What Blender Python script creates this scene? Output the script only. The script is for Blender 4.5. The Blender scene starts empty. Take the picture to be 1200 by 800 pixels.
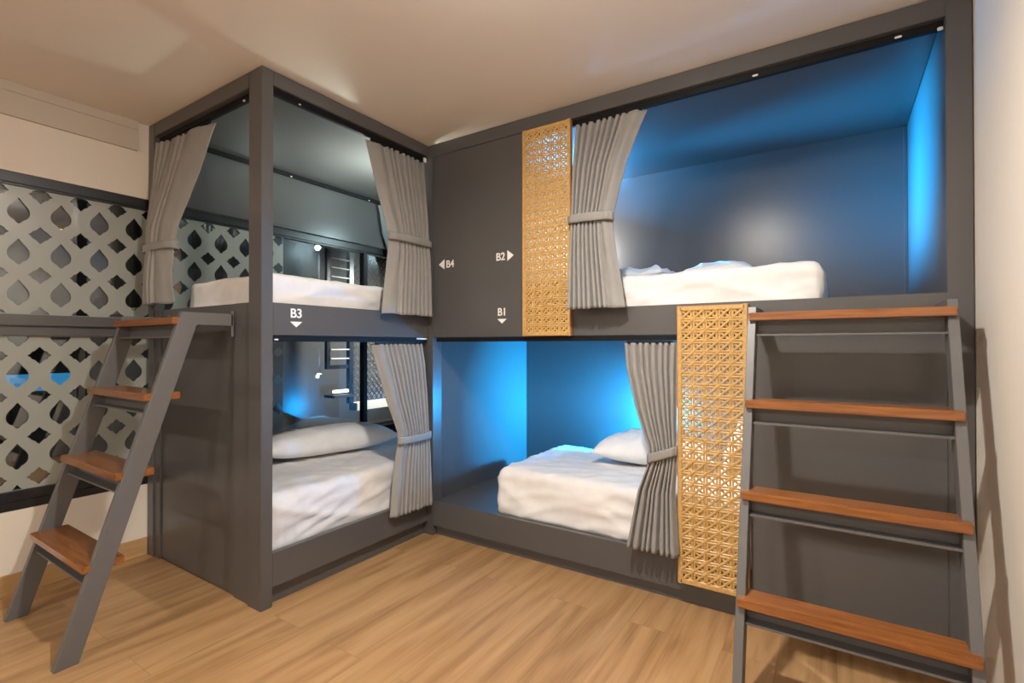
import bpy, bmesh, math, random
from mathutils import Vector, Matrix, noise
from math import sin, cos, pi, radians
random.seed(7)
S = bpy.context.scene
COL = S.collection
V = Vector

# ------------------------------------------------------------------ materials
def mat(name):
    m = bpy.data.materials.new(name); m.use_nodes = True
    nt = m.node_tree; b = nt.nodes['Principled BSDF']
    return m, nt, b
def N(nt, t, **k):
    n = nt.nodes.new(t)
    for a, v in k.items(): setattr(n, a, v)
    return n
def paint(name, c, rough=.4, spec=.5, bump=.0, bscale=60, coat=0.0, var=.06):
    m, nt, b = mat(name)
    tc = N(nt, 'ShaderNodeTexCoord'); nz = N(nt, 'ShaderNodeTexNoise')
    nz.inputs['Scale'].default_value = bscale; nz.inputs['Detail'].default_value = 4
    nt.links.new(tc.outputs['Object'], nz.inputs['Vector'])
    rp = N(nt, 'ShaderNodeMapRange')
    rp.inputs['To Min'].default_value = 1 - var; rp.inputs['To Max'].default_value = 1 + var
    nt.links.new(nz.outputs['Fac'], rp.inputs['Value'])
    mx = N(nt, 'ShaderNodeVectorMath', operation='SCALE')
    mx.inputs[0].default_value = c
    nt.links.new(rp.outputs['Result'], mx.inputs['Scale'])
    nt.links.new(mx.outputs['Vector'], b.inputs['Base Color'])
    b.inputs['Roughness'].default_value = rough
    b.inputs['Specular IOR Level'].default_value = spec
    b.inputs['Coat Weight'].default_value = coat
    if bump:
        bp = N(nt, 'ShaderNodeBump'); bp.inputs['Strength'].default_value = bump; bp.inputs['Distance'].default_value = .002
        nt.links.new(nz.outputs['Fac'], bp.inputs['Height']); nt.links.new(bp.outputs['Normal'], b.inputs['Normal'])
    return m
def wood(name, c1, c2, stretch, rough=.35, scale=6, coat=0.0):
    m, nt, b = mat(name)
    tc = N(nt, 'ShaderNodeTexCoord'); mp = N(nt, 'ShaderNodeMapping'); mp.inputs['Scale'].default_value = stretch
    nt.links.new(tc.outputs['Object'], mp.inputs['Vector'])
    nz = N(nt, 'ShaderNodeTexNoise'); nz.inputs['Scale'].default_value = scale; nz.inputs['Detail'].default_value = 6; nz.inputs['Distortion'].default_value = .6
    nt.links.new(mp.outputs['Vector'], nz.inputs['Vector'])
    cr = N(nt, 'ShaderNodeValToRGB'); cr.color_ramp.elements[0].position = .3; cr.color_ramp.elements[1].position = .7
    cr.color_ramp.elements[0].color = (*c1, 1); cr.color_ramp.elements[1].color = (*c2, 1)
    nt.links.new(nz.outputs['Fac'], cr.inputs['Fac']); nt.links.new(cr.outputs['Color'], b.inputs['Base Color'])
    b.inputs['Roughness'].default_value = rough; b.inputs['Coat Weight'].default_value = coat
    return m
def floor_mat():
    m, nt, b = mat('oak_planks'); L = nt.links.new
    tc = N(nt, 'ShaderNodeTexCoord'); sp = N(nt, 'ShaderNodeSeparateXYZ'); L(tc.outputs['Object'], sp.inputs[0])
    cb = N(nt, 'ShaderNodeCombineXYZ'); L(sp.outputs['Y'], cb.inputs['X']); L(sp.outputs['X'], cb.inputs['Y'])
    br = N(nt, 'ShaderNodeTexBrick'); br.offset = .37; br.inputs['Scale'].default_value = 1
    br.inputs['Brick Width'].default_value = 1.25; br.inputs['Row Height'].default_value = .185
    br.inputs['Mortar Size'].default_value = .0007; br.inputs['Mortar Smooth'].default_value = .3; br.inputs['Bias'].default_value = 0
    br.inputs['Color1'].default_value = (.2, .2, .2, 1); br.inputs['Color2'].default_value = (.8, .8, .8, 1); br.inputs['Mortar'].default_value = (.5, .5, .5, 1)
    L(cb.outputs[0], br.inputs['Vector'])
    # grain coordinates shifted per plank
    ad = N(nt, 'ShaderNodeVectorMath', operation='MULTIPLY_ADD'); L(br.outputs['Color'], ad.inputs[0]); ad.inputs[1].default_value = (7, 13, 5); L(cb.outputs[0], ad.inputs[2])
    mp = N(nt, 'ShaderNodeMapping'); mp.inputs['Scale'].default_value = (.7, 9, 1); L(ad.outputs[0], mp.inputs['Vector'])
    n1 = N(nt, 'ShaderNodeTexNoise'); n1.inputs['Scale'].default_value = 1.6; n1.inputs['Detail'].default_value = 6; n1.inputs['Distortion'].default_value = 1.2; L(mp.outputs[0], n1.inputs['Vector'])
    mp2 = N(nt, 'ShaderNodeMapping'); mp2.inputs['Scale'].default_value = (2, 70, 1); L(ad.outputs[0], mp2.inputs['Vector'])
    n2 = N(nt, 'ShaderNodeTexNoise'); n2.inputs['Scale'].default_value = 2.0; n2.inputs['Detail'].default_value = 3; L(mp2.outputs[0], n2.inputs['Vector'])
    mp3 = N(nt, 'ShaderNodeMapping'); mp3.inputs['Scale'].default_value = (.8, 5, 1); L(ad.outputs[0], mp3.inputs['Vector'])
    wv = N(nt, 'ShaderNodeTexWave', wave_type='RINGS'); wv.inputs['Scale'].default_value = .55; wv.inputs['Distortion'].default_value = 14; wv.inputs['Detail'].default_value = 3; wv.inputs['Detail Scale'].default_value = 1.2; L(mp3.outputs[0], wv.inputs['Vector'])
    def ma(op, a, bb, av=None, bv=None):
        q = N(nt, 'ShaderNodeMath', operation=op)
        if a is not None: L(a, q.inputs[0])
        else: q.inputs[0].default_value = av
        if bb is not None: L(bb, q.inputs[1])
        else: q.inputs[1].default_value = bv
        return q.outputs[0]
    s = ma('ADD', ma('MULTIPLY', n1.outputs['Fac'], None, bv=.64), ma('MULTIPLY', n2.outputs['Fac'], None, bv=.20))
    s = ma('ADD', s, ma('MULTIPLY', wv.outputs['Fac'], None, bv=.12))
    cr = N(nt, 'ShaderNodeValToRGB'); e = cr.color_ramp.elements
    e[0].position = .27; e[0].color = (.235, .122, .048, 1); e[1].position = .73; e[1].color = (.46, .285, .138, 1)
    x = e.new(.48); x.color = (.37, .212, .094, 1)
    L(s, cr.inputs['Fac'])
    # plank to plank tone
    mr = N(nt, 'ShaderNodeMapRange'); L(br.outputs['Color'], mr.inputs['Value']); mr.inputs['To Min'].default_value = .90; mr.inputs['To Max'].default_value = 1.07
    sc = N(nt, 'ShaderNodeVectorMath', operation='SCALE'); L(cr.outputs['Color'], sc.inputs[0]); L(mr.outputs['Result'], sc.inputs['Scale'])
    mx = N(nt, 'ShaderNodeMix', data_type='RGBA'); L(br.outputs['Fac'], mx.inputs['Factor']); L(sc.outputs[0], mx.inputs['A']); mx.inputs['B'].default_value = (.2, .11, .05, 1)
    L(mx.outputs['Result'], b.inputs['Base Color'])
    b.inputs['Roughness'].default_value = .42; b.inputs['Specular IOR Level'].default_value = .4
    bp = N(nt, 'ShaderNodeBump'); bp.inputs['Strength'].default_value = .15; bp.inputs['Distance'].default_value = .001; L(s, bp.inputs['Height']); L(bp.outputs[0], b.inputs['Normal'])
    return m
def fabric(name, c, scale=700, bump=.35, rough=.95):
    m, nt, b = mat(name); L = nt.links.new
    tc = N(nt, 'ShaderNodeTexCoord')
    mp = N(nt, 'ShaderNodeMapping'); mp.inputs['Scale'].default_value = (1, 1, .35); L(tc.outputs['Object'], mp.inputs['Vector'])
    nz = N(nt, 'ShaderNodeTexNoise'); nz.inputs['Scale'].default_value = scale; nz.inputs['Detail'].default_value = 2; L(mp.outputs[0], nz.inputs['Vector'])
    n2 = N(nt, 'ShaderNodeTexNoise'); n2.inputs['Scale'].default_value = 14; L(tc.outputs['Object'], n2.inputs['Vector'])
    ad = N(nt, 'ShaderNodeMath', operation='ADD'); L(nz.outputs['Fac'], ad.inputs[0]); L(n2.outputs['Fac'], ad.inputs[1])
    mr = N(nt, 'ShaderNodeMapRange'); L(ad.outputs[0], mr.inputs['Value']); mr.inputs['From Max'].default_value = 2; mr.inputs['To Min'].default_value = .8; mr.inputs['To Max'].default_value = 1.2
    sc = N(nt, 'ShaderNodeVectorMath', operation='SCALE'); sc.inputs[0].default_value = c; L(mr.outputs['Result'], sc.inputs['Scale'])
    L(sc.outputs[0], b.inputs['Base Color']); b.inputs['Roughness'].default_value = rough; b.inputs['Specular IOR Level'].default_value = .15
    bp = N(nt, 'ShaderNodeBump'); bp.inputs['Strength'].default_value = bump; bp.inputs['Distance'].default_value = .001; L(nz.outputs['Fac'], bp.inputs['Height']); L(bp.outputs[0], b.inputs['Normal'])
    b.inputs['Sheen Weight'].default_value = .1
    return m
def glass_mat():
    m = bpy.data.materials.new('window_glass'); m.use_nodes = True; nt = m.node_tree; nt.nodes.clear(); L = nt.links.new
    o = N(nt, 'ShaderNodeOutputMaterial'); mx = N(nt, 'ShaderNodeMixShader'); t = N(nt, 'ShaderNodeBsdfTransparent'); g = N(nt, 'ShaderNodeBsdfGlossy')
    t.inputs['Color'].default_value = (.86, .89, .9, 1); g.inputs['Roughness'].default_value = .015; g.inputs['Color'].default_value = (.9, .95, 1, 1)
    lw = N(nt, 'ShaderNodeLayerWeight'); lw.inputs['Blend'].default_value = .5
    fr = N(nt, 'ShaderNodeMath', operation='POWER'); L(lw.outputs['Facing'], fr.inputs[0]); fr.inputs[1].default_value = 4
    ad = N(nt, 'ShaderNodeMath', operation='MULTIPLY_ADD'); L(fr.outputs[0], ad.inputs[0]); ad.inputs[1].default_value = .9; ad.inputs[2].default_value = .12
    L(ad.outputs[0], mx.inputs[0]); L(t.outputs[0], mx.inputs[1]); L(g.outputs[0], mx.inputs[2]); L(mx.outputs[0], o.inputs[0])
    return m
def emit(name, c, s):
    m, nt, b = mat(name); b.inputs['Base Color'].default_value = (*c, 1); b.inputs['Emission Color'].default_value = (*c, 1); b.inputs['Emission Strength'].default_value = s
    return m

M = dict(
    gray=paint('dark_gray_paint', (.081, .078, .077), .29, .5, .03, 90),
    inside=paint('matt_gray_paint', (.081, .078, .077), .55, .15, .03, 90),
    ladder=paint('gray_steel_paint', (.103, .099, .097), .42, .5, .03, 90),
    black=paint('black_aluminium', (.012, .012, .014), .35),
    track=paint('black_track', (.006, .006, .007), .5, .2),
    white=paint('white_plastic', (.8, .79, .77), .4),
    sign=paint('white_vinyl', (.82, .80, .77), .5),
    wall=paint('cream_wall_paint', (.68, .62, .54), .75, .3, .1, 120, var=.02),
    ceil=paint('ceiling_paint', (.72, .67, .61), .8, .25, .05, 100, var=.015),
    trim=paint('darker_trim_tone', (.50, .45, .385), .8, .25, .05, 100, var=.015),  # trim band toned darker than wall and ceiling
    film=paint('frosted_film', (.29, .305, .275), .32, .5, 0, 3, coat=.3, var=.05),
    lattice=paint('pale_concrete', (.62, .58, .5), .8, .3, .1, 60),
    floor=floor_mat(),
    base=wood('oak_skirting', (.40, .24, .10), (.50, .31, .15), (20, .8, 20), .45),
    step=wood('teak_tread', (.15, .047, .011), (.29, .105, .026), (1.4, 14, 22), .28, 4, .35),
    edge=wood('rattan_edge_wood', (.26, .10, .03), (.36, .16, .055), (20, 20, 1.5), .45),
    cane=wood('natural_cane', (.43, .25, .075), (.58, .37, .135), (9, 9, 9), .4, 12),
    curtain=fabric('gray_linen', (.265, .256, .242)),
    inner=fabric('blue_gray_linen', (.17, .19, .19)),
    sheet=fabric('white_cotton', (.74, .72, .71), 900, .12, .85),
    pillow=fabric('white_pillow_cotton', (.84, .83, .82), 900, .12, .85),
    blanket=fabric('pale_cotton_blanket', (.72, .76, .80), 500, .25, .9),
    glass=glass_mat(),
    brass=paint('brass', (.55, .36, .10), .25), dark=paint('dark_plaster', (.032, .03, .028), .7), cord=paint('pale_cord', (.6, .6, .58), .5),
    led=emit('lamp_led', (.75, .93, 1), 14), ledblue=emit('blue_led', (.05, .36, .7), .55), tube=emit('lit_tube', (1, .93, .8), 4),
    warmled=emit('warm_bulb', (1, .75, .4), 6),
)
M['brass'].node_tree.nodes['Principled BSDF'].inputs['Metallic'].default_value = 1

# ------------------------------------------------------------------ helpers
def box(bm, x0, x1, y0, y1, z0, z1, bev=.002):
    c = bmesh.ops.create_cube(bm, size=1)['verts']
    for v in c: v.co = V(((x0 + x1) / 2 + v.co.x * (x1 - x0), (y0 + y1) / 2 + v.co.y * (y1 - y0), (z0 + z1) / 2 + v.co.z * (z1 - z0)))
    if bev:
        es = list({e for v in c for e in v.link_edges})
        bmesh.ops.bevel(bm, geom=es, offset=bev, segments=2, affect='EDGES', clamp_overlap=True)
def B(*bs, bev=.002):
    bm = bmesh.new()
    for b in bs: box(bm, *b, bev=bev)
    return bm
def prism(bm, pts, axis, a, b):
    """pts: outline in the two other axes; extrude along axis from a to b"""
    def mk(p, t): return V((t, p[0], p[1])) if axis == 'x' else V((p[0], t, p[1])) if axis == 'y' else V((p[0], p[1], t))
    A = [bm.verts.new(mk(p, a)) for p in pts]; C = [bm.verts.new(mk(p, b)) for p in pts]; n = len(pts)
    bm.faces.new(A); bm.faces.new(C[::-1])
    for i in range(n): bm.faces.new((A[i], C[i], C[(i + 1) % n], A[(i + 1) % n]))
    bmesh.ops.recalc_face_normals(bm, faces=bm.faces)
def tube(bm, pts, r, seg=10, cap=True):
    pts = [V(p) for p in pts]; rings = []
    for i, p in enumerate(pts):
        d = (pts[min(i + 1, len(pts) - 1)] - pts[max(i - 1, 0)]).normalized()
        u = d.cross(V((0, 0, 1))) if abs(d.z) < .95 else d.cross(V((1, 0, 0))); u.normalize(); w = d.cross(u)
        rr = r[i] if isinstance(r, (list, tuple)) else r
        rings.append([bm.verts.new(p + u * rr * cos(2 * pi * k / seg) + w * rr * sin(2 * pi * k / seg)) for k in range(seg)])
    for a, b in zip(rings, rings[1:]):
        for k in range(seg): bm.faces.new((a[k], a[(k + 1) % seg], b[(k + 1) % seg], b[k]))
    if cap: bm.faces.new(rings[0][::-1]); bm.faces.new(rings[-1])
    bmesh.ops.recalc_face_normals(bm, faces=bm.faces)
def origin_of(p):
    o = V((0, 0, 0))
    while p: o += V(p.location); p = p.parent
    return o
def obj(name, bm, m, parent=None, smooth=False, label=None, world=True, origin=None):
    me = bpy.data.meshes.new(name)
    if isinstance(bm, bpy.types.Mesh): me = bm; me.name = name
    else: bm.to_mesh(me); bm.free()
    o = bpy.data.objects.new(name, me); COL.objects.link(o)
    if world:
        if parent: me.transform(Matrix.Translation(-origin_of(parent)))
        elif origin is not None: me.transform(Matrix.Translation(-V(origin))); o.location = origin
    if parent: o.parent = parent
    me.materials.clear(); me.materials.append(M[m] if isinstance(m, str) else m)
    if smooth:
        for p in me.polygons: p.use_smooth = True
    if label: o['label'] = label
    return o
def thing(name, label, cat, loc=(0, 0, 0), group=None):
    o = bpy.data.objects.new(name, None); COL.objects.link(o); o.location = loc; o.empty_display_size = .1
    o['label'] = label; o['category'] = cat
    if group: o['group'] = group
    return o
def tag(o, label, cat, group=None):
    o['label'] = label; o['category'] = cat
    if group: o['group'] = group
    return o
def struct(name, bm, m, parent=None, **k):
    o = obj(name, bm, m, parent, **k)
    if not parent: o['kind'] = 'structure'
    return o

# ------------------------------------------------------------------ measured planes
X0, YF, YR, XW, XR, H = -2.109, 1.230, 2.300, -3.237, .405, 2.40
YB, YBACK = 3.45, -3.2

# ------------------------------------------------------------------ room shell
struct('floor', B((XW - .1, XR + .1, YBACK - .1, YB + .12, -.06, 0), bev=0), 'floor')
struct('ceiling', B((XW - .1, XR + .1, YBACK - .1, YB + .12, H, H + .06), bev=0), 'ceil')
struct('wall_right', B((XR, XR + .1, YBACK - .1, YB + .12, 0, H), bev=0), 'wall')
struct('wall_back', B((XW - .1, XR + .1, YB + .03, YB + .12, 0, H), bev=0), 'wall')
struct('wall_front', B((XW - .1, XR + .1, YBACK - .1, YBACK, 0, H), bev=0), 'wall')
struct('wall_left', B((XW - .1, XW, YBACK, YB + .03, 0, .39), (XW - .1, XW, YBACK, YB + .03, 1.985, H), bev=0), 'wall')
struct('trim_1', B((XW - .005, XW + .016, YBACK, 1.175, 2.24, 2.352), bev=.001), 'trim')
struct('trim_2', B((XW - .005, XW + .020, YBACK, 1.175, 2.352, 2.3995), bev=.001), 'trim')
struct('baseboard_left', B((XW - .005, XW + .012, YBACK, YF - .002, 0, .098), bev=.002), 'base')
# window band in the left wall
win = bpy.data.objects.new('window_1', None); COL.objects.link(win); win.location = (XW, 0, .39); win['kind'] = 'structure'
fx = XW - .004
obj('window_frame', B((XW - .07, fx, YBACK, YB, 1.935, 1.985), (XW - .07, fx - .012, YBACK, YB, 1.925, 1.945), bev=.003), 'black', win)
obj('window_frame', B((XW - .07, fx, YBACK, YB, 1.262, 1.315), (XW - .07, fx - .003, YBACK, YB, 1.212, 1.252), (XW - .06, fx - .02, YBACK, YB, 1.25, 1.264), bev=.003), 'gray', win)
obj('window_frame', B((XW - .07, fx, YBACK, YB, .39, .43), (XW - .07, fx - .008, YBACK, YB, .43, .478), bev=.003), 'black', win)
obj('mullion', B((XW - .06, fx - .006, 2.765, 2.805, .478, 1.212), (XW - .06, fx - .006, 2.765, 2.805, 1.315, 1.925), bev=.002), 'black', win)
for z0, z1 in ((.47, 1.22), (1.31, 1.935)):
    obj('window_pane', B((XW - .042, XW - .036, YBACK, YB, z0, z1), bev=0), 'glass', win)

def hole_spade(cy, cz, w=.08, h=.114):
    """ogee: pointed top, round shoulders, small nub at the bottom"""
    half = [(0, .62), (.10, .52), (.24, .38), (.40, .24), (.49, .10), (.50, -.04), (.45, -.17), (.34, -.27), (.20, -.33), (.15, -.38), (.09, -.44), (0, -.47)]
    pts = [(a, b) for a, b in half] + [(-a, b) for a, b in half[-2:0:-1]]
    return [(cy + a * w, cz + b * h) for a, b in pts]
def hole_diamond(cy, cz, w=.09, h=.084):
    q = [(.5, 0), (.37, .10), (.31, .22), (.20, .26), (.12, .36), (0, .5)]
    pts = q + [(-a, b) for a, b in q[-2::-1]] + [(-a, -b) for a, b in q[1:]] + [(a, -b) for a, b in q[-2:0:-1]]
    return [(cy + a * w, cz + b * h) for a, b in pts]
def clip_poly(pts, z0, z1, y0, y1):
    def cut(P, ax, lim, sgn):
        out = []
        for i in range(len(P)):
            a, b = P[i - 1], P[i]; fa, fb = sgn * (a[ax] - lim), sgn * (b[ax] - lim)
            if (fa <= 0) != (fb <= 0):
                t = fa / (fa - fb); out.append((a[0] + t * (b[0] - a[0]), a[1] + t * (b[1] - a[1])))
            if fb <= 0: out.append(b)
        return out
    for ax, lim, sgn in ((1, z1, 1), (1, z0, -1), (0, y1, 1), (0, y0, -1)):
        if pts: pts = cut(pts, ax, lim, sgn)
    return pts
def perforated(y0, y1, z0, z1, ys, zs, py, pz, x, thick, k=1.0, yh0=None):
    """a sheet in the plane X = x with spade and diamond openings"""
    cu = bpy.data.curves.new('sheet', 'CURVE'); cu.dimensions = '2D'; cu.fill_mode = 'BOTH'; cu.extrude = thick / 2
    def add(P):
        s = cu.splines.new('POLY'); s.points.add(len(P) - 1); s.use_cyclic_u = True
        for q, p in zip(s.points, P): q.co = (p[0], p[1], 0, 1)
    e = .004
    add([(y0, z0), (y1, z0), (y1, z1), (y0, z1)])
    yh0 = y0 if yh0 is None else yh0
    for i in range(-60, 60):
        for j in range(-30, 30):
            for f, dy, dz in ((hole_spade, 0, 0), (hole_diamond, py / 2, pz / 2)):
                cy, cz = ys + i * py + dy, zs + j * pz + dz
                if not (yh0 - .06 < cy < y1 + .06 and z0 - .08 < cz < z1 + .08): continue
                P = f(cy, cz, *( [.08 * k, .114 * k] if f is hole_spade else [.09 * k, .084 * k]))
                P = clip_poly(P, z0 + e * k, z1 - e * k, yh0 + e * k, y1 - e * k)
                if len(P) > 2: add(P)
    o = bpy.data.objects.new('tmp', cu); COL.objects.link(o)
    bpy.context.view_layer.update()
    me = bpy.data.meshes.new_from_object(o.evaluated_get(bpy.context.evaluated_depsgraph_get()))
    bpy.data.objects.remove(o); bpy.data.curves.remove(cu)
    me.transform(Matrix(((0, 0, 1, x), (1, 0, 0, 0), (0, 1, 0, 0), (0, 0, 0, 1))))
    return me
for z0, z1 in ((1.314, 1.928), (.476, 1.214)):
    obj('window_film', perforated(-3.1, 2.064, z0, z1, .707, 1.802, .1557, .1955, XW - .030, .0012, yh0=-1.0), 'film', win)

# ------------------------------------------------------------------ next room behind the glass
XO = -7.2
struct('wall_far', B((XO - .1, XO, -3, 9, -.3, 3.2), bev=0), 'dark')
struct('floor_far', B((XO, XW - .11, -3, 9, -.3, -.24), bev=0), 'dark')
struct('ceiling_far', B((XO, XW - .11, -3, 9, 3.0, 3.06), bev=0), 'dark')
ls = thing('lattice_screen', 'pale perforated lattice screen seen through clear glass at the back of the left bunk', 'screen', (-6.5, 5.9, -.24))
obj('lattice_panel', perforated(5.3, 7.3, .24, 2.95, 5.36, .3, .10, .118, -6.5, .012, .5), 'lattice', ls)
obj('sill', B((-6.6, -6.4, 5.32, 7.4, .12, .24)), 'lattice', ls)
obj('screen_frame', B((-6.54, -6.46, 5.22, 5.30, .24, 2.95)), 'black', ls)
lv = thing('louvre_window', 'dark louvre window with pale slats seen through the glass beside the lattice screen', 'window', (-6.5, 5.1, -.24))
for k in range(12):
    obj('slat', B((-6.52, -6.44, 4.86, 5.2, .95 + k * .14, .968 + k * .14)), 'cord', lv)
obj('frame', B((-6.52, -6.46, 4.8, 4.86, .8, 2.75), (-6.52, -6.46, 4.86, 5.2, .8, .86)), 'black', lv)
ts = thing('light_shelf', 'small lit white shelf seen through the glass below the louvre window', 'shelf', (-6.5, 5.15, .4))
obj('shelf_board', B((-6.6, -6.35, 4.85, 5.20, .36, .40)), 'dark', ts)
obj('lit_tube', B((-6.50, -6.44, 4.93, 5.19, .43, .47)), 'tube', ts)
bs = thing('blue_light_strip', 'blue light strip glowing behind the patterned film at far left', 'light', (-5.2, 1.2, .8))
obj('strip_housing', B((-5.3, -5.2, .95, 1.5, .80, .96)), 'dark', bs)
obj('strip_diffuser', B((-5.2, -5.19, .98, 1.47, .815, .945)), 'ledblue', bs)
obj('strip_stand', B((-5.3, -5.22, 1.1, 1.3, -.24, .80)), 'dark', bs)
pl = thing('pendant_lamp', 'small brass pendant lamp behind the upper patterned film at far left', 'lamp', (-5.2, 1.39, 2.1))
bm = bmesh.new(); tube(bm, [(-5.2, 1.39, 2.42), (-5.2, 1.39, 3.0)], .006); obj('cord', bm, 'black', pl)
bm = bmesh.new(); tube(bm, [(-5.2, 1.39, 2.08), (-5.2, 1.39, 2.16), (-5.2, 1.39, 2.28), (-5.2, 1.39, 2.38), (-5.2, 1.39, 2.43)], [.12, .13, .10, .05, .02], 20, False); obj('lamp_shade', bm, 'brass', pl, True)
bm = bmesh.new(); bmesh.ops.create_uvsphere(bm, u_segments=16, v_segments=10, radius=.04, matrix=Matrix.Translation((-5.2, 1.39, 2.17))); obj('bulb', bm, 'warmled', pl, True)

# ------------------------------------------------------------------ lettering
def sign(txt, parent, cap, plane, at, arrow, label):
    """plane 'y' reads along +X on a face looking to -Y; 'x' reads along +Y on a face looking to +X. at = centre of the lettering"""
    cu = bpy.data.curves.new('t', 'FONT'); cu.body = txt; cu.size = cap / .70; cu.align_x = 'CENTER'; cu.align_y = 'BOTTOM_BASELINE'; cu.extrude = .0006; cu.offset = cap * .022; cu.space_character = .97
    o = bpy.data.objects.new('tmp', cu); COL.objects.link(o); bpy.context.view_layer.update()
    me = bpy.data.meshes.new_from_object(o.evaluated_get(bpy.context.evaluated_depsgraph_get()))
    bpy.data.objects.remove(o); bpy.data.curves.remove(cu)
    R = Matrix.Rotation(pi / 2, 4, 'X')
    if plane == 'x': R = Matrix.Rotation(pi / 2, 4, 'Z') @ R
    me.transform(Matrix.Translation(at) @ R @ Matrix.Translation((0, -cap / 2, 0)))
    t = obj('bunk_number', me, 'sign', parent, label=label)
    bm = bmesh.new(); prism(bm, arrow, 'z', -.0006, .0006)
    for v in bm.verts: v.co = (Matrix.Translation(at) @ R) @ v.co
    obj('arrow', bm, 'sign', t)

# ------------------------------------------------------------------ left bunk (B3 below, B4 above)
lb = thing('bunk_bed', 'dark grey built-in double bunk at left against the glass wall, numbered B3', 'bunk bed', (-2.67, 1.8, 0))
obj('corner_post', B((-2.21, X0, YF, 1.285, 0, 2.398)), 'gray', lb)
obj('corner_post', B((XW + .004, -3.165, YF, 1.285, 0, 2.398)), 'gray', lb)
obj('top_beam', B((-2.165, X0, 1.285, 2.298, 2.332, 2.398)), 'gray', lb)
obj('top_beam', B((-3.165, -2.21, YF, 1.285, 2.325, 2.398)), 'gray', lb)
obj('guard_rail', B((-2.14, X0, 1.285, 2.298, 1.212, 1.358)), 'gray', lb)
obj('bed_rail', B((-2.14, X0, 1.285, 2.298, .085, .238)), 'gray', lb)
obj('kickboard', B((-2.175, -2.145, 1.285, 2.298, 0, .085)), 'gray', lb)
obj('end_panel', B((-3.165, -2.21, 1.246, 1.27, 0, 1.36)), 'gray', lb)
obj('panel_stile', B((-2.345, -2.21, 1.238, 1.247, 0, 1.36)), 'gray', lb)
obj('panel_stile', B((-3.165, -3.10, 1.238, 1.247, 0, 1.36)), 'gray', lb)
obj('mattress_deck', B((-3.225, -2.14, 1.285, YB - .005, .15, .20)), 'gray', lb)
obj('mattress_deck', B((-3.225, -2.14, 1.285, YB - .005, 1.215, 1.262), (-2.20, -2.135, 2.40, YB - .005, 1.10, 1.2149)), 'gray', lb)
obj('ceiling_panel', B((-3.225, -2.165, 1.285, YB - .005, 2.366, 2.385)), 'gray', lb)
obj('back_panel', B((-3.232, -3.212, 1.285, YB - .005, 1.984, 2.365)), 'gray', lb)
obj('back_panel', B((-3.232, -3.212, 1.285, YB - .005, .20, .385)), 'gray', lb)
obj('side_panel', B((-3.21, -2.135, YB - .02, YB - .004, .20, 1.21), (-3.21, -2.135, YB - .02, YB - .004, 1.262, 2.36)), 'gray', lb)
def trackbm(b, stops):
    bm = B(b, bev=.003); return bm
t = obj('curtain_track', B((-2.150, -2.128, 1.287, 2.296, 2.303, 2.331)), 'track', lb)
obj('end_stop', B((-2.127, -2.118, 2.270, 2.292, 2.296, 2.322)), 'white', t); obj('end_stop', B((-2.127, -2.121, 1.42, 1.432, 2.304, 2.31)), 'white', t)
t = obj('curtain_track', B((-3.163, -2.212, 1.255, 1.277, 2.297, 2.324)), 'track', lb)
obj('end_stop', B((-2.30, -2.285, 1.25, 1.256, 2.295, 2.304)), 'white', t)
t = obj('curtain_track', B((-2.139, -2.117, 1.287, 2.296, 1.183, 1.211)), 'track', lb)
obj('end_stop', B((-2.117, -2.110, 2.20, 2.29, 1.20, 1.209)), 'white', t); obj('end_stop', B((-2.118, -2.113, 1.295, 1.315, 1.188, 1.195)), 'white', t)
t = obj('curtain_track', B((-3.20, -3.178, 1.29, YB - .02, 2.340, 2.3655)), 'track', lb)
for y in (2.06, 2.75): obj('end_stop', B((-3.178, -3.172, y, y + .014, 2.338, 2.346)), 'white', t)
cap = .042
tri_d = [(-.031, -.040), (.031, -.040), (0, -.066)]
sign('B3', lb, cap, 'x', V((X0 + .0008, 1.399, 1.3155)), tri_d, 'white B3 lettering with a down arrow')

# ------------------------------------------------------------------ right bunk (B1 below, B2 above)
rb = thing('bunk_bed', 'wide dark grey built-in double bunk along the back wall, numbered B1 B2', 'bunk bed', (-.87, 2.8, 0))
obj('corner_post', B((-2.168, -2.075, YR + .001, 2.385, 0, 2.324)), 'gray', rb)
obj('corner_post', B((.331, XR - .003, YR, 2.365, 0, 2.398)), 'gray', rb)
obj('top_beam', B((-2.165, .331, YR, 2.355, 2.325, 2.398)), 'gray', rb)
obj('front_panel', B((-2.075, -1.415, YR + .004, 2.325, 1.212, 2.324)), 'gray', rb)
obj('front_panel', B((-.30, .331, YR + .004, 2.325, .035, 1.212)), 'gray', rb)
obj('guard_rail', B((-1.415, .331, YR, 2.33, 1.212, 1.350)), 'gray', rb)
obj('bed_rail', B((-2.075, -.30, YR, 2.33, .062, .212)), 'gray', rb)
obj('kickboard', B((-2.072, .331, 2.332, 2.352, 0, .062)), 'gray', rb)
obj('mattress_deck', B((-2.098, .333, 2.33, YB, .15, .20)), 'gray', rb)
obj('mattress_deck', B((-2.098, .333, 2.33, YB, 1.222, 1.262)), 'gray', rb)
obj('ceiling_panel', B((-2.098, .333, 2.356, YB, 2.362, 2.385)), 'gray', rb)
obj('back_panel', B((-2.12, .36, YB, YB + .018, 0, 2.385)), 'gray', rb)
obj('side_panel', B((-2.124, -2.099, 2.386, YB, .05, 2.36)), 'inside', rb)
obj('side_panel', B((.3345, .36, 2.366, YB, .05, 2.385)), 'gray', rb)
obj('corner_bead', B((.318, .334, YB - .014, YB, 1.262, 2.36)), 'gray', rb)
t = obj('curtain_track', B((-1.41, .329, 2.325, 2.347, 2.296, 2.3245)), 'track', rb)
for x in (-.29, .19): obj('end_stop', B((x, x + .022, 2.318, 2.325, 2.302, 2.309)), 'white', t)
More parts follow.
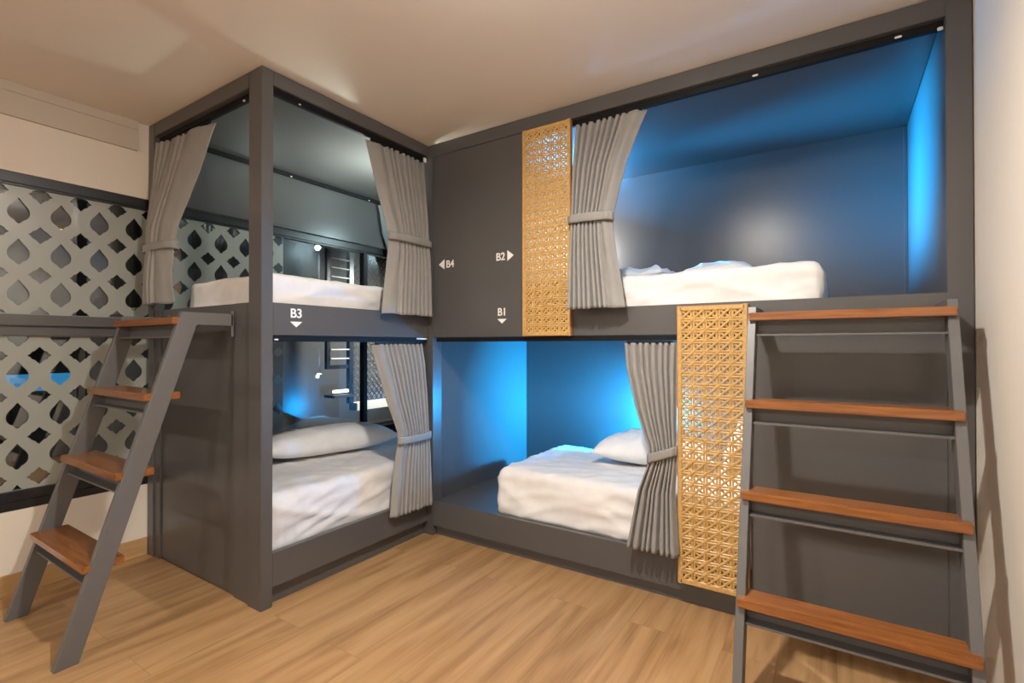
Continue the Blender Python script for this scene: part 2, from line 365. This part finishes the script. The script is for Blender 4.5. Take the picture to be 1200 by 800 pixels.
obj('end_stop', B((.312, .328, 2.316, 2.325, 2.288, 2.30)), 'cord', t)
obj('curtain_track', B((-2.05, -.31, 2.304, 2.328, 1.186, 1.2115)), 'track', rb)
sg = 'white %s lettering with an arrow'
ys = YR + .0034
sign('B4', rb, cap, 'y', V((-1.939, ys, 1.655)), [(-.044, .030), (-.044, -.030), (-.088, 0)], sg % 'B4')
sign('B2', rb, cap, 'y', V((-1.572, ys, 1.662)), [(.046, .030), (.088, 0), (.046, -.030)], sg % 'B2')
sign('B1', rb, cap, 'y', V((-1.562, ys, 1.352)), tri_d, sg % 'B1')

# ------------------------------------------------------------------ cane screens
def cane_weave(x0, x1, z0, z1, y):
    bm = bmesh.new(); c = .049
    nx = round((x1 - x0) / c); c = (x1 - x0) / nx; nz = round((z1 - z0) / .0475); d = (z1 - z0) / nz
    def strip(p, q, w, yy, th=.0022):
        p, q = V((p[0], 0, p[1])), V((q[0], 0, q[1])); u = (q - p).normalized(); n = V((-u.z, 0, u.x)) * w / 2
        L = (q - p).length; k = max(2, int(L / .012)); R = []
        for i in range(k + 1):
            m = p + (q - p) * i / k; wv = .0009 * sin(i * pi * .5 + yy * 3000)
            R.append([bm.verts.new(m + n * s + V((0, y + yy + wv - t, 0))) for s, t in ((-1, 0), (-.5, th), (.5, th), (1, 0), (0, -.0008))])
        for a, b in zip(R, R[1:]):
            for i in range(5): bm.faces.new((a[i], a[(i + 1) % 5], b[(i + 1) % 5], b[i]))
    for i in range(nx + 1):
        for s in (-.0055, .0055):
            x = min(max(x0 + i * c + s, x0 + .002), x1 - .002); strip((x, z0), (x, z1), .0102, .0)
    for j in range(nz + 1):
        for s in (-.0055, .0055):
            z = min(max(z0 + j * d + s, z0 + .002), z1 - .002); strip((x0, z), (x1, z), .0102, -.0016)
    def diag(sl, yy):
        for k in range(-nx - 1, nz + 2):
            P = []
            for f in (0, 1):
                pass
            # line z = z0 + d*(k + sl*(x-x0)/c)
            xs = [x0, x1]
            a = z0 + d * (k if sl > 0 else k + nx); b = a + sl * d * nx
            p, q = [x0, a], [x1, b]
            lo, hi = z0, z1
            def cl(p, q, lim, up):
                fp, fq = (p[1] - lim) * up, (q[1] - lim) * up
                if fp > 0 and fq > 0: return None
                if fp > 0: t = fp / (fp - fq); p = [p[0] + t * (q[0] - p[0]), lim]
                elif fq > 0: t = fp / (fp - fq); q = [p[0] + t * (q[0] - p[0]), lim]
                return p, q
            r = cl(p, q, hi, 1)
            if r: r = cl(r[0], r[1], lo, -1)
            if r and (V(r[0]) - V(r[1])).length > .02: strip(r[0], r[1], .0112, yy)
    diag(1, -.0032); diag(-1, .0014)
    bmesh.ops.recalc_face_normals(bm, faces=bm.faces)
    return bm
def rattan(x0, x1, z0, z1, y0, y1, label):
    t = thing('cane_screen', label, 'screen', ((x0 + x1) / 2, y0, z0), 'woven cane screens on the back bunk')
    w = .014
    f = obj('screen_frame', B((x0, x0 + w, y0, y1, z0, z1), (x1 - w, x1, y0, y1, z0, z1), (x0 + w, x1 - w, y0, y1, z0, z0 + w), (x0 + w, x1 - w, y0, y1, z1 - w, z1), bev=.0015), 'edge', t)
    obj('cane_beading', B((x0 + .004, x0 + w + .006, y0 - .003, y0 + .002, z0, z1), (x1 - w - .006, x1 - .004, y0 - .003, y0 + .002, z0, z1), (x0 + w, x1 - w, y0 - .003, y0 + .002, z0 + .003, z0 + w + .006), (x0 + w, x1 - w, y0 - .003, y0 + .002, z1 - w - .006, z1 - .003), bev=.001), 'cane', t)
    obj('cane_weave', cane_weave(x0 + w, x1 - w, z0 + w, z1 - w, y0 + .004), 'cane', t)
rattan(-1.413, -1.122, 1.212, 2.318, 2.277, 2.299, 'tall woven cane screen on the upper bunk beside the number signs')
rattan(-.593, -.302, .112, 1.338, 2.262, 2.296, 'tall woven cane screen on the lower bunk beside the right-hand ladder')

# ------------------------------------------------------------------ ladders
def ladder(cx, yw, w, label, dp=.132):
    t = thing('bunk_ladder', label, 'ladder', (cx, yw, 0), 'ladders to the top bunks')
    hw, th = w / 2, .028
    prof = [(-.630, 0), (-.218, 1.31), (-.004, 1.31), (-.004, 1.255), (-.160, 1.255), (-.558, 0)]
    for s in (-1, 1):
        bm = bmesh.new(); prism(bm, prof, 'x', s * hw - s * th if s > 0 else s * hw, s * hw if s > 0 else s * hw + th)
        bmesh.ops.bevel(bm, geom=list(bm.edges), offset=.0015, segments=1, affect='EDGES')
        o = obj('stile', bm, 'ladder', t, world=False)
        h = B((s * hw - s * .004 if s > 0 else s * hw, s * hw if s > 0 else s * hw + .004, -.012, -.001, 1.205, 1.325), bev=.001)
        obj('wall_hook', h, 'ladder', o, world=False)
    for z in (.347, .668, .970, 1.286):
        yf = -.630 + z * .3145 - .028
        o = obj('step', B((-hw + .006, hw - .006, yf, yf + dp, z - .03, z), bev=.003), 'step', t, world=False)
        bm = bmesh.new(); prism(bm, [(yf + .062, z - .031), (yf + .062, z - .080), (yf + .018, z - .080), (yf + .018, z - .087), (yf + .069, z - .087), (yf + .069, z - .036), (yf + dp - .012, z - .036), (yf + dp - .012, z - .031)], 'x', -hw + th - .002, hw - th + .002)
        obj('step_bracket', bm, 'ladder', o, world=False)
    return t
ladder(-2.647, YF, .632, 'grey steel ladder with wooden treads leaning on the end of the left bunk')
ladder(.024, YR, .604, 'grey steel ladder with wooden treads at right beside the cream wall', .092)

# ------------------------------------------------------------------ curtains
def smooth_keys(keys, z):
    ks = sorted(keys)
    if z <= ks[0][0]: return ks[0][1:]
    for a, b in zip(ks, ks[1:]):
        if z <= b[0]:
            t = (z - a[0]) / (b[0] - a[0])
            return tuple(p + (q - p) * t for p, q in zip(a[1:], b[1:]))
    return ks[-1][1:]
def curtain(label, axis, plane, sgn, keys, n, flat=0., flat_w=0., flat_at=1, band=None, tilt=0., m='curtain', seed=0, group='grey curtains tied back on the bunks', amp=1.0, ret=False):
    """keys: (z, a, b, off) along the plane axis; off = distance out into the room"""
    zs = [k[0] for k in keys]; z0, z1 = min(zs), max(zs); rows = 70; cols = n * 14
    mid = smooth_keys(keys, z1)
    def P(u, off, z): return V((u, plane + sgn * off, z)) if axis == 'x' else V((plane + sgn * off, u, z))
    t = thing('curtain', label, 'curtain', P((mid[0] + mid[1]) / 2, 0, z0), group)
    bm = bmesh.new(); G = []
    for r in range(rows + 1):
        z = z0 + (z1 - z0) * r / rows
        a, b, off = smooth_keys(keys, z)
        w = b - a; row = []
        fz = (z - z0) / (z1 - z0)
        tie = math.exp(-((z - band) / .09) ** 2) if band else 0
        for c in range(cols + 1):
            s = c / cols
            if flat_at == 0: s = 1 - s
            sp = s * (1 + 0) 
            if s <= 1 - flat:
                q = s / (1 - flat) if flat < 1 else 0
                jit = .35 * noise.noise(V((q * 5 + seed, fz * .7, seed * 3.1)))
                ph = 2 * pi * (n * q + jit)
                pos = q * (1 - flat_w)
                A = amp * (.014 + .008 * (1 - fz) + .004 * noise.noise(V((q * 9, fz * 2, seed + 9.)))) * (1 - .35 * tie)
                fade = 1
                if flat > 0: fade = min(1, (1 - q) * n / 1.0 + .15)
                o_ = A * (1.9 * abs(sin(ph / 2)) ** .65 - 1.1) * fade
                pos += .10 * (1 - flat_w) / n * sin(2 * ph) * .5
            else:
                q = (s - (1 - flat)) / flat; pos = 1 - flat_w + flat_w * q
                o_ = amp * (.010 * sin(q * pi * 1.3) - .010 * q) + .006 * noise.noise(V((q * 3, fz * 5, seed)))
            # sag folds running into the band
            o_ += .006 * noise.noise(V((s * 4 + seed, z * 2, 2.)))
            if flat_at == 0: pos = 1 - pos
            zz = z + (.006 * noise.noise(V((s * 6, seed, 1.))) if r == 0 else 0)
            of_ = off if not ret else off * min(1, .30 + (pos if flat_at else 1 - pos) / .35)
            row.append(bm.verts.new(P(a + w * pos, of_ + o_, zz)))
        G.append(row)
    for r in range(rows):
        for c in range(cols): bm.faces.new((G[r][c], G[r][c + 1], G[r + 1][c + 1], G[r + 1][c]))
    bmesh.ops.recalc_face_normals(bm, faces=bm.faces)
    d = obj('drape', bm, m, t, True)
    so = d.modifiers.new('thickness', 'SOLIDIFY'); so.thickness = .0025; so.offset = 0
    # header tape at the top
    a, b, off = smooth_keys(keys, z1)
    if axis == 'x': hb = B((a + .01, b - .02, plane + sgn * off - .006, plane + sgn * off + .006, z1 - .004, z1 + .008), bev=.001)
    else: hb = B((plane + sgn * off - .006, plane + sgn * off + .006, a + .02, b - .01, z1 - .004, z1 + .008), bev=.001)
    obj('header_tape', hb, 'track', t)
    if band:
        a, b, off = smooth_keys(keys, band); c0 = (a + b) / 2; hw = (b - a) / 2 + .007; dp = .030 * amp
        bm = bmesh.new(); R = []; seg = 56
        for k in range(seg):
            th = 2 * pi * k / seg
            cx, sx = cos(th), sin(th); ob = off * (.45 if ret else 1)
            u = c0 + hw * math.copysign(abs(cx) ** .55, cx); o_ = ob + dp * math.copysign(abs(sx) ** .7, sx) + .002 * sin(th * 9)
            zc = band + tilt * (u - c0)
            R.append([bm.verts.new(P(u, o_ + e * .002, zc + h)) for h, e in ((-.021, 0), (-.012, 1), (.012, 1), (.021, 0))])
        for k in range(seg):
            for i in range(3): bm.faces.new((R[k][i], R[(k + 1) % seg][i], R[(k + 1) % seg][i + 1], R[k][i + 1]))
        bmesh.ops.recalc_face_normals(bm, faces=bm.faces)
        tb = obj('tieback', bm, m, t, True)
        so = tb.modifiers.new('thickness', 'SOLIDIFY'); so.thickness = .003
# keys z: along-from, along-to, out
curtain('grey curtain tied back on the upper bunk next to the upper cane screen', 'x', YR, -1,
        [(2.286, -1.112, -.745, -.015), (2.05, -1.115, -.835, .02), (1.80, -1.112, -.89, .050), (1.74, -1.110, -.890, .06), (1.60, -1.108, -.865, .075), (1.340, -1.105, -.815, .10)], 8, .14, .24, 1, 1.785, -.03, seed=1, amp=1.15)
curtain('grey curtain tied back on the lower bunk next to the lower cane screen', 'x', YR, -1,
        [(1.176, -.855, -.605, -.015), (1.05, -.838, -.605, 0), (.85, -.78, -.60, .025), (.70, -.722, -.597, .04), (.64, -.715, -.595, .045), (.50, -.765, -.60, .055), (.235, -.815, -.58, .072)], 8, 0, 0, 1, .672, .38, seed=2)
curtain('grey curtain tied back at the inner end of the upper left bunk', 'y', X0, 1,
        [(2.293, 1.845, 2.290, -.025), (2.05, 1.885, 2.272, .01), (1.80, 1.945, 2.268, .035), (1.70, 1.945, 2.270, .04), (1.55, 1.915, 2.268, .05), (1.338, 1.88, 2.262, .062)], 8, .12, .24, 0, 1.775, .0, seed=3)
curtain('grey curtain tied back at the inner end of the lower left bunk', 'y', X0, 1,
        [(1.173, 1.875, 2.262, -.02), (1.05, 1.90, 2.265, 0), (.85, 1.955, 2.265, .02), (.67, 2.02, 2.262, .035), (.60, 2.018, 2.265, .04), (.45, 1.985, 2.27, .04), (.205, 1.955, 2.275, .045)], 9, .10, .20, 0, .625, .0, seed=4)
curtain('grey curtain tied back on the end opening above the left ladder', 'x', YF, -1,
        [(2.287, -3.163, -2.61, -.035), (2.05, -3.1635, -2.70, .0), (1.80, -3.195, -2.84, .035), (1.66, -3.195, -2.885, .045), (1.50, -3.195, -2.875, .05), (1.385, -3.195, -2.85, .05)], 7, .24, .48, 1, 1.69, .0, seed=5, amp=1.25, ret=True)
curtain('blue-grey window curtain inside the upper left bunk, hung beside the glass', 'y', -3.17, 1,
        [(2.335, 2.86, 3.40, 0), (2.1, 2.91, 3.40, .0), (1.85, 3.02, 3.40, .0), (1.6, 3.06, 3.40, .0), (1.35, 3.0, 3.40, .0)], 7, .1, .2, 0, None, m='inner', seed=6, group=None)
# ------------------------------------------------------------------ bedding
def mattress(label, x0, x1, y0, y1, z0, z1, seed, fold=(1, 0), r=.05, side=.010, top=.006, sag=.0):
    cx, cy = (x0 + x1) / 2, (y0 + y1) / 2
    bm = bmesh.new(); nx, ny, nz = max(8, int((x1 - x0) / .018)), max(8, int((y1 - y0) / .018)), 16
    def grid(f, n, m_):
        g = [[bm.verts.new(f(i / n, j / m_)) for j in range(m_ + 1)] for i in range(n + 1)]
        for i in range(n):
            for j in range(m_): bm.faces.new((g[i][j], g[i + 1][j], g[i + 1][j + 1], g[i][j + 1]))
    L = lambda a, b, t: a + (b - a) * t
    grid(lambda s, t: V((L(x0, x1, s), L(y0, y1, t), z1)), nx, ny); grid(lambda s, t: V((L(x0, x1, s), L(y0, y1, t), z0)), nx, ny)
    for y in (y0, y1): grid(lambda s, t: V((L(x0, x1, s), y, L(z0, z1, t))), nx, nz)
    for x in (x0, x1): grid(lambda s, t: V((x, L(y0, y1, s), L(z0, z1, t))), ny, nz)
    bmesh.ops.remove_doubles(bm, verts=bm.verts, dist=.0005)
    nf = noise.fractal
    for v in bm.verts:
        p = v.co.copy(); rb = .02
        q = V((min(max(p.x, x0 + r), x1 - r), min(max(p.y, y0 + r), y1 - r), min(max(p.z, z0 + rb), z1 - r)))
        d = p - q
        nrm = d.normalized()
        if p.z > q.z: rad = r
        else: rad = r
        np_ = q + V((nrm.x * r, nrm.y * r, nrm.z * (r if p.z > q.z else rb)))
        hz = (p.z - z0) / (z1 - z0)
        along = np_.x * fold[0] + np_.y * fold[1]
        sd = max(abs(nrm.x), abs(nrm.y))
        # long sagging folds on the sides, running at a slant
        rdg = lambda n_: max(0, 1 - 3.2 * abs(n_)) ** 1.5
        w1 = noise.noise(V((along * 1.1, (np_.z * 7 + along * 2.3), seed)))
        w2 = noise.noise(V((along * 1.9 + 5, (np_.z * 12 - along * 3.1), seed + 4)))
        w3 = noise.noise(V((along * 4, np_.z * 5, seed + 8)))
        fold_ = rdg(w1) * 1.1 + rdg(w2) * .7 + .5 * w3 - .5
        # vertical gathers near the corners
        ex = min(abs(np_.x - x0), abs(np_.x - x1)); ey = min(abs(np_.y - y0), abs(np_.y - y1)); cn = math.exp(-max(ex, ey) / .10)
        g_ = sin((np_.x + np_.y) * 150 + 6 * noise.noise(np_ * 5)) * cn
        tw = .8 * noise.noise(V((np_.x * 5, np_.y * 5, seed + 7))) + 1.0 * rdg(noise.noise(V((np_.x * 4 - np_.y * 9, np_.y * 3 + np_.x * 2, seed + 11)))) + .5 * (1 - 2.2 * abs(noise.noise(V((np_.x * 7 + np_.y * 3, np_.y * 4 - np_.x * 3, seed + 2))))) + .35 * (1 - 2 * abs(noise.noise(V((np_.x * 15, np_.y * 13, seed + 3)))))
        disp = side * sd * (fold_ + .35 * g_) * (1 - .3 * hz) + top * max(0, nrm.z) * tw
        np_ += nrm * disp
        if hz < .02: np_.z = z0
        v.co = np_
    bmesh.ops.recalc_face_normals(bm, faces=bm.faces)
    o = obj('mattress', bm, 'sheet', None, True, origin=(cx, cy, z0))
    tag(o, label, 'mattress', 'white mattresses on the bunks'); return o
mattress('white sheeted mattress in the lower left bunk', -3.0, -2.198, 1.31, 3.18, .201, .455, 1.3, (0, 1), .055, .020, .009)
mattress('white sheeted mattress in the upper left bunk', -2.97, -2.196, 1.315, 3.22, 1.263, 1.502, 4.7, (0, 1), .035, .012, .005)
mattress('white sheeted mattress in the lower back bunk, lit blue', -1.65, .28, 2.362, 3.20, .201, .458, 8.1, (1, 0), .055, .015, .009)
mattress('white sheeted mattress in the upper back bunk', -1.95, -.035, 2.360, 3.22, 1.263, 1.505, 2.9, (1, 0), .05, .014, .007)

def pillow(name, label, c, L, W, T, rz, seed, m='pillow', wr=.008, tilt=0., cat='pillow', pw=2.6):
    n = 56; bm = bmesh.new()
    for sgn in (1, -1):
        g = []
        for i in range(n + 1):
            row = []
            for j in range(n + 1):
                u, v = -1 + 2 * i / n, -1 + 2 * j / n
                h = (max(0, 1 - abs(u) ** pw) * max(0, 1 - abs(v) ** pw)) ** .55
                x = L / 2 * u * (1 - .07 * (1 - abs(v) ** 2) * abs(u) ** 3); y = W / 2 * v * (1 - .06 * (1 - abs(u) ** 2) * abs(v) ** 3)
                w = wr * h ** .5 * ((1 - 2 * abs(noise.noise(V((x * 9 + y * 3, y * 6, seed))))) + .6 * noise.noise(V((x * 18, y * 16, seed + 3))) )
                z = sgn * (T / 2 * h * (1 if sgn > 0 else .75) + w * (1 if sgn > 0 else .2))
                row.append(bm.verts.new(V((x, y, z))))
            g.append(row)
        for i in range(n):
            for j in range(n): bm.faces.new((g[i][j], g[i + 1][j], g[i + 1][j + 1], g[i][j + 1]))
    bmesh.ops.remove_doubles(bm, verts=bm.verts, dist=.0006)
    bmesh.ops.recalc_face_normals(bm, faces=bm.faces)
    o = obj(name, bm, m, None, True, world=False); o.location = c; o.rotation_euler = (0, tilt, rz)
    return tag(o, label, cat)
pillow('pillow', 'long white pillow against the glass in the lower left bunk', (-2.765, 2.06, .548), .88, .34, .185, radians(77), 1.2, wr=.006, pw=3.4)
pillow('pillow', 'white pillow behind the curtain in the lower back bunk', (-.90, 2.93, .548), .66, .44, .20, radians(8), 3.4, wr=.014)
pillow('pillow', 'white pillow propped upright behind the lower cane screen', (-.30, 2.70, .765), .56, .42, .17, radians(4), 6.6, wr=.012, tilt=radians(-58))
pillow('pillow', 'flat white pillow at the back of the upper back bunk', (-.54, 3.02, 1.565), .36, .42, .11, radians(3), 5.5, wr=.012)
pillow('blanket', 'rumpled pale blanket lying on the upper back bunk by the curtain', (-1.00, 2.90, 1.545), .54, .60, .075, radians(-4), 9.1, 'blanket', .022, cat='blanket', pw=5)

# ------------------------------------------------------------------ reading lamps in the left bunk (seen mirrored in the glass)
def reading_lamp(label, base, head, tip, cord_up, cz):
    t = thing('reading_lamp', label, 'lamp', base, 'reading lamps in the left bunk')
    b, h, tp = V(base), V(head), V(tip)
    bm = bmesh.new(); tube(bm, [b, b + V((-.018, 0, 0))], .026, 18); obj('wall_plate', bm, 'black', t, True)
    P = [b + V((-.015, 0, 0))]
    for k in range(1, 9):
        s = k / 8; m_ = b.lerp(h, s) + V((-.06 * sin(s * pi), 0, cord_up * .07 * sin(s * pi))); P.append(m_)
    bm = bmesh.new(); tube(bm, P, .005, 8); obj('gooseneck', bm, 'black', t, True)
    bm = bmesh.new(); tube(bm, [h, h.lerp(tp, .4), tp], [.010, .019, .022], 14); hd = obj('lamp_head', bm, 'black', t, True)
    bm = bmesh.new(); tube(bm, [h + V((.012, .01, 0)), V((h.x + .012, h.y + .01, cz))], .0035, 8); obj('cord', bm, 'white', t, True, label='pale straight cord')
    d = (tp - h).normalized()
    bm = bmesh.new(); tube(bm, [tp, tp + d * .008], [.020, .016], 14); obj('lamp_lens', bm, 'led', hd, True)
reading_lamp('small black gooseneck reading lamp mirrored in the glass of the lower left bunk', (-2.126, 3.28, 1.0), (-2.26, 3.10, .93), (-2.27, 3.09, .885), 1, 1.13)
reading_lamp('small black gooseneck reading lamp mirrored in the glass of the upper left bunk', (-2.126, 3.13, 1.86), (-2.25, 3.10, 2.08), (-2.255, 3.098, 2.13), -1, 1.52)
so = thing('socket_panel', 'small dark socket panel mirrored in the lower left bunk glass', 'socket', (-2.126, 3.27, .68))
obj('face_plate', B((-2.138, -2.126, 3.20, 3.36, .64, .74), bev=.003), 'black', so); obj('switch', B((-2.142, -2.138, 3.30, 3.33, .67, .71), bev=.001), 'brass', so)

# ------------------------------------------------------------------ lights
def area(name, loc, target, size, power, c, shape='DISK', size_y=None, spread=None):
    l = bpy.data.lights.new(name, 'AREA'); l.energy = power; l.color = c; l.shape = shape; l.size = size
    if size_y: l.size_y = size_y
    if spread: l.spread = spread
    o = bpy.data.objects.new(name, l); COL.objects.link(o); o.location = loc
    o.rotation_euler = (V(target) - V(loc)).to_track_quat('-Z', 'Y').to_euler(); return o
def point(name, loc, power, c, r=.04):
    l = bpy.data.lights.new(name, 'POINT'); l.energy = power; l.color = c; l.shadow_soft_size = r
    o = bpy.data.objects.new(name, l); COL.objects.link(o); o.location = loc; return o
WARM = (1, .945, .875); BLUE = (.015, .40, 1.0)
point('ceiling_lamp', (-.62, .92, 2.33), 26, WARM, .055)
area('ceiling_lamp_downward', (-.62, .92, 2.385), (-.62, .92, 0), .09, 33, WARM, spread=radians(165))
area('ceiling_downlight', (-1.9, -1.9, 2.385), (-1.9, -1.9, 0), .12, 38, WARM)
area('ceiling_downlight', (-.6, -1.9, 2.385), (-.6, -1.9, 0), .12, 32, WARM)
area('blue_lamp_upper_back', (-1.55, 3.06, 1.84), (.33, 3.02, 1.90), .08, 40, BLUE, 'RECTANGLE', .6, spread=radians(38))
area('blue_glow_upper_back', (-1.56, 2.85, 2.08), (-1.38, 2.90, 2.36), .12, 26, BLUE, spread=radians(140))
area('reading_lamp_upper_back', (-1.88, 2.66, 1.98), (-1.90, 3.45, 1.98), .10, 20, (1, .95, .88), spread=radians(120))
area('blue_lamp_lower_back', (-.50, 3.28, .80), (-2.1, 3.43, .70), .06, 30, BLUE, spread=radians(58))
point('blue_glow_lower_back', (-.95, 3.29, .66), 72, BLUE, .05)
area('reading_lamp_lower_back', (-.80, 2.75, 1.12), (-.35, 2.72, .66), .05, 5.0, (.95, .97, 1), spread=radians(80))
area('blue_lamp_lower_left', (-2.27, 2.90, .53), (-2.12, 3.05, .66), .04, 22, BLUE)
area('reading_lamp_upper_left', (-2.45, 2.30, 1.93), (-2.5, 2.28, 2.366), .16, 12.0, (.88, 1, .90), spread=radians(160))
point('reading_glow_upper_left', (-2.30, 3.05, 2.12), 20, (.7, .95, 1), .02)
point('reading_glow_lower_left', (-2.30, 3.05, .86), 1.6, (.7, .92, 1), .01)
area('lattice_daylight', (-4.9, 6.5, 2.4), (-6.5, 5.95, 1.2), .5, 95, (1, .97, .9), spread=radians(90))

# ------------------------------------------------------------------ world, camera, view
w = bpy.data.worlds.new('World'); S.world = w; w.use_nodes = True
w.node_tree.nodes['Background'].inputs[0].default_value = (.9, .85, .8, 1); w.node_tree.nodes['Background'].inputs[1].default_value = .02
yaw, pit, rol, f = radians(32.9986), radians(.407), radians(-.0633), 583.4
F = V((-sin(yaw) * cos(pit), cos(yaw) * cos(pit), sin(pit))); R = V((cos(yaw), sin(yaw), 0)); U = R.cross(F)
R2 = cos(rol) * R + sin(rol) * U; U2 = -sin(rol) * R + cos(rol) * U
cam = bpy.data.cameras.new('camera'); co = bpy.data.objects.new('camera', cam); COL.objects.link(co)
co.matrix_world = Matrix(((R2.x, U2.x, -F.x, 0), (R2.y, U2.y, -F.y, 0), (R2.z, U2.z, -F.z, 1.1658), (0, 0, 0, 1)))
cam.sensor_fit = 'HORIZONTAL'; cam.sensor_width = 36; cam.lens = 36 * f / 1200; cam.clip_start = .02
S.camera = co
S.view_settings.view_transform = 'Standard'; S.view_settings.look = 'None'; S.view_settings.gamma = 1; S.view_settings.use_curve_mapping = False
S.view_settings.exposure = .42
try:
    S.cycles.use_denoising = True; S.cycles.max_bounces = 12; S.cycles.diffuse_bounces = 6; S.cycles.transparent_max_bounces = 16; S.cycles.sample_clamp_indirect = 6
except Exception: pass
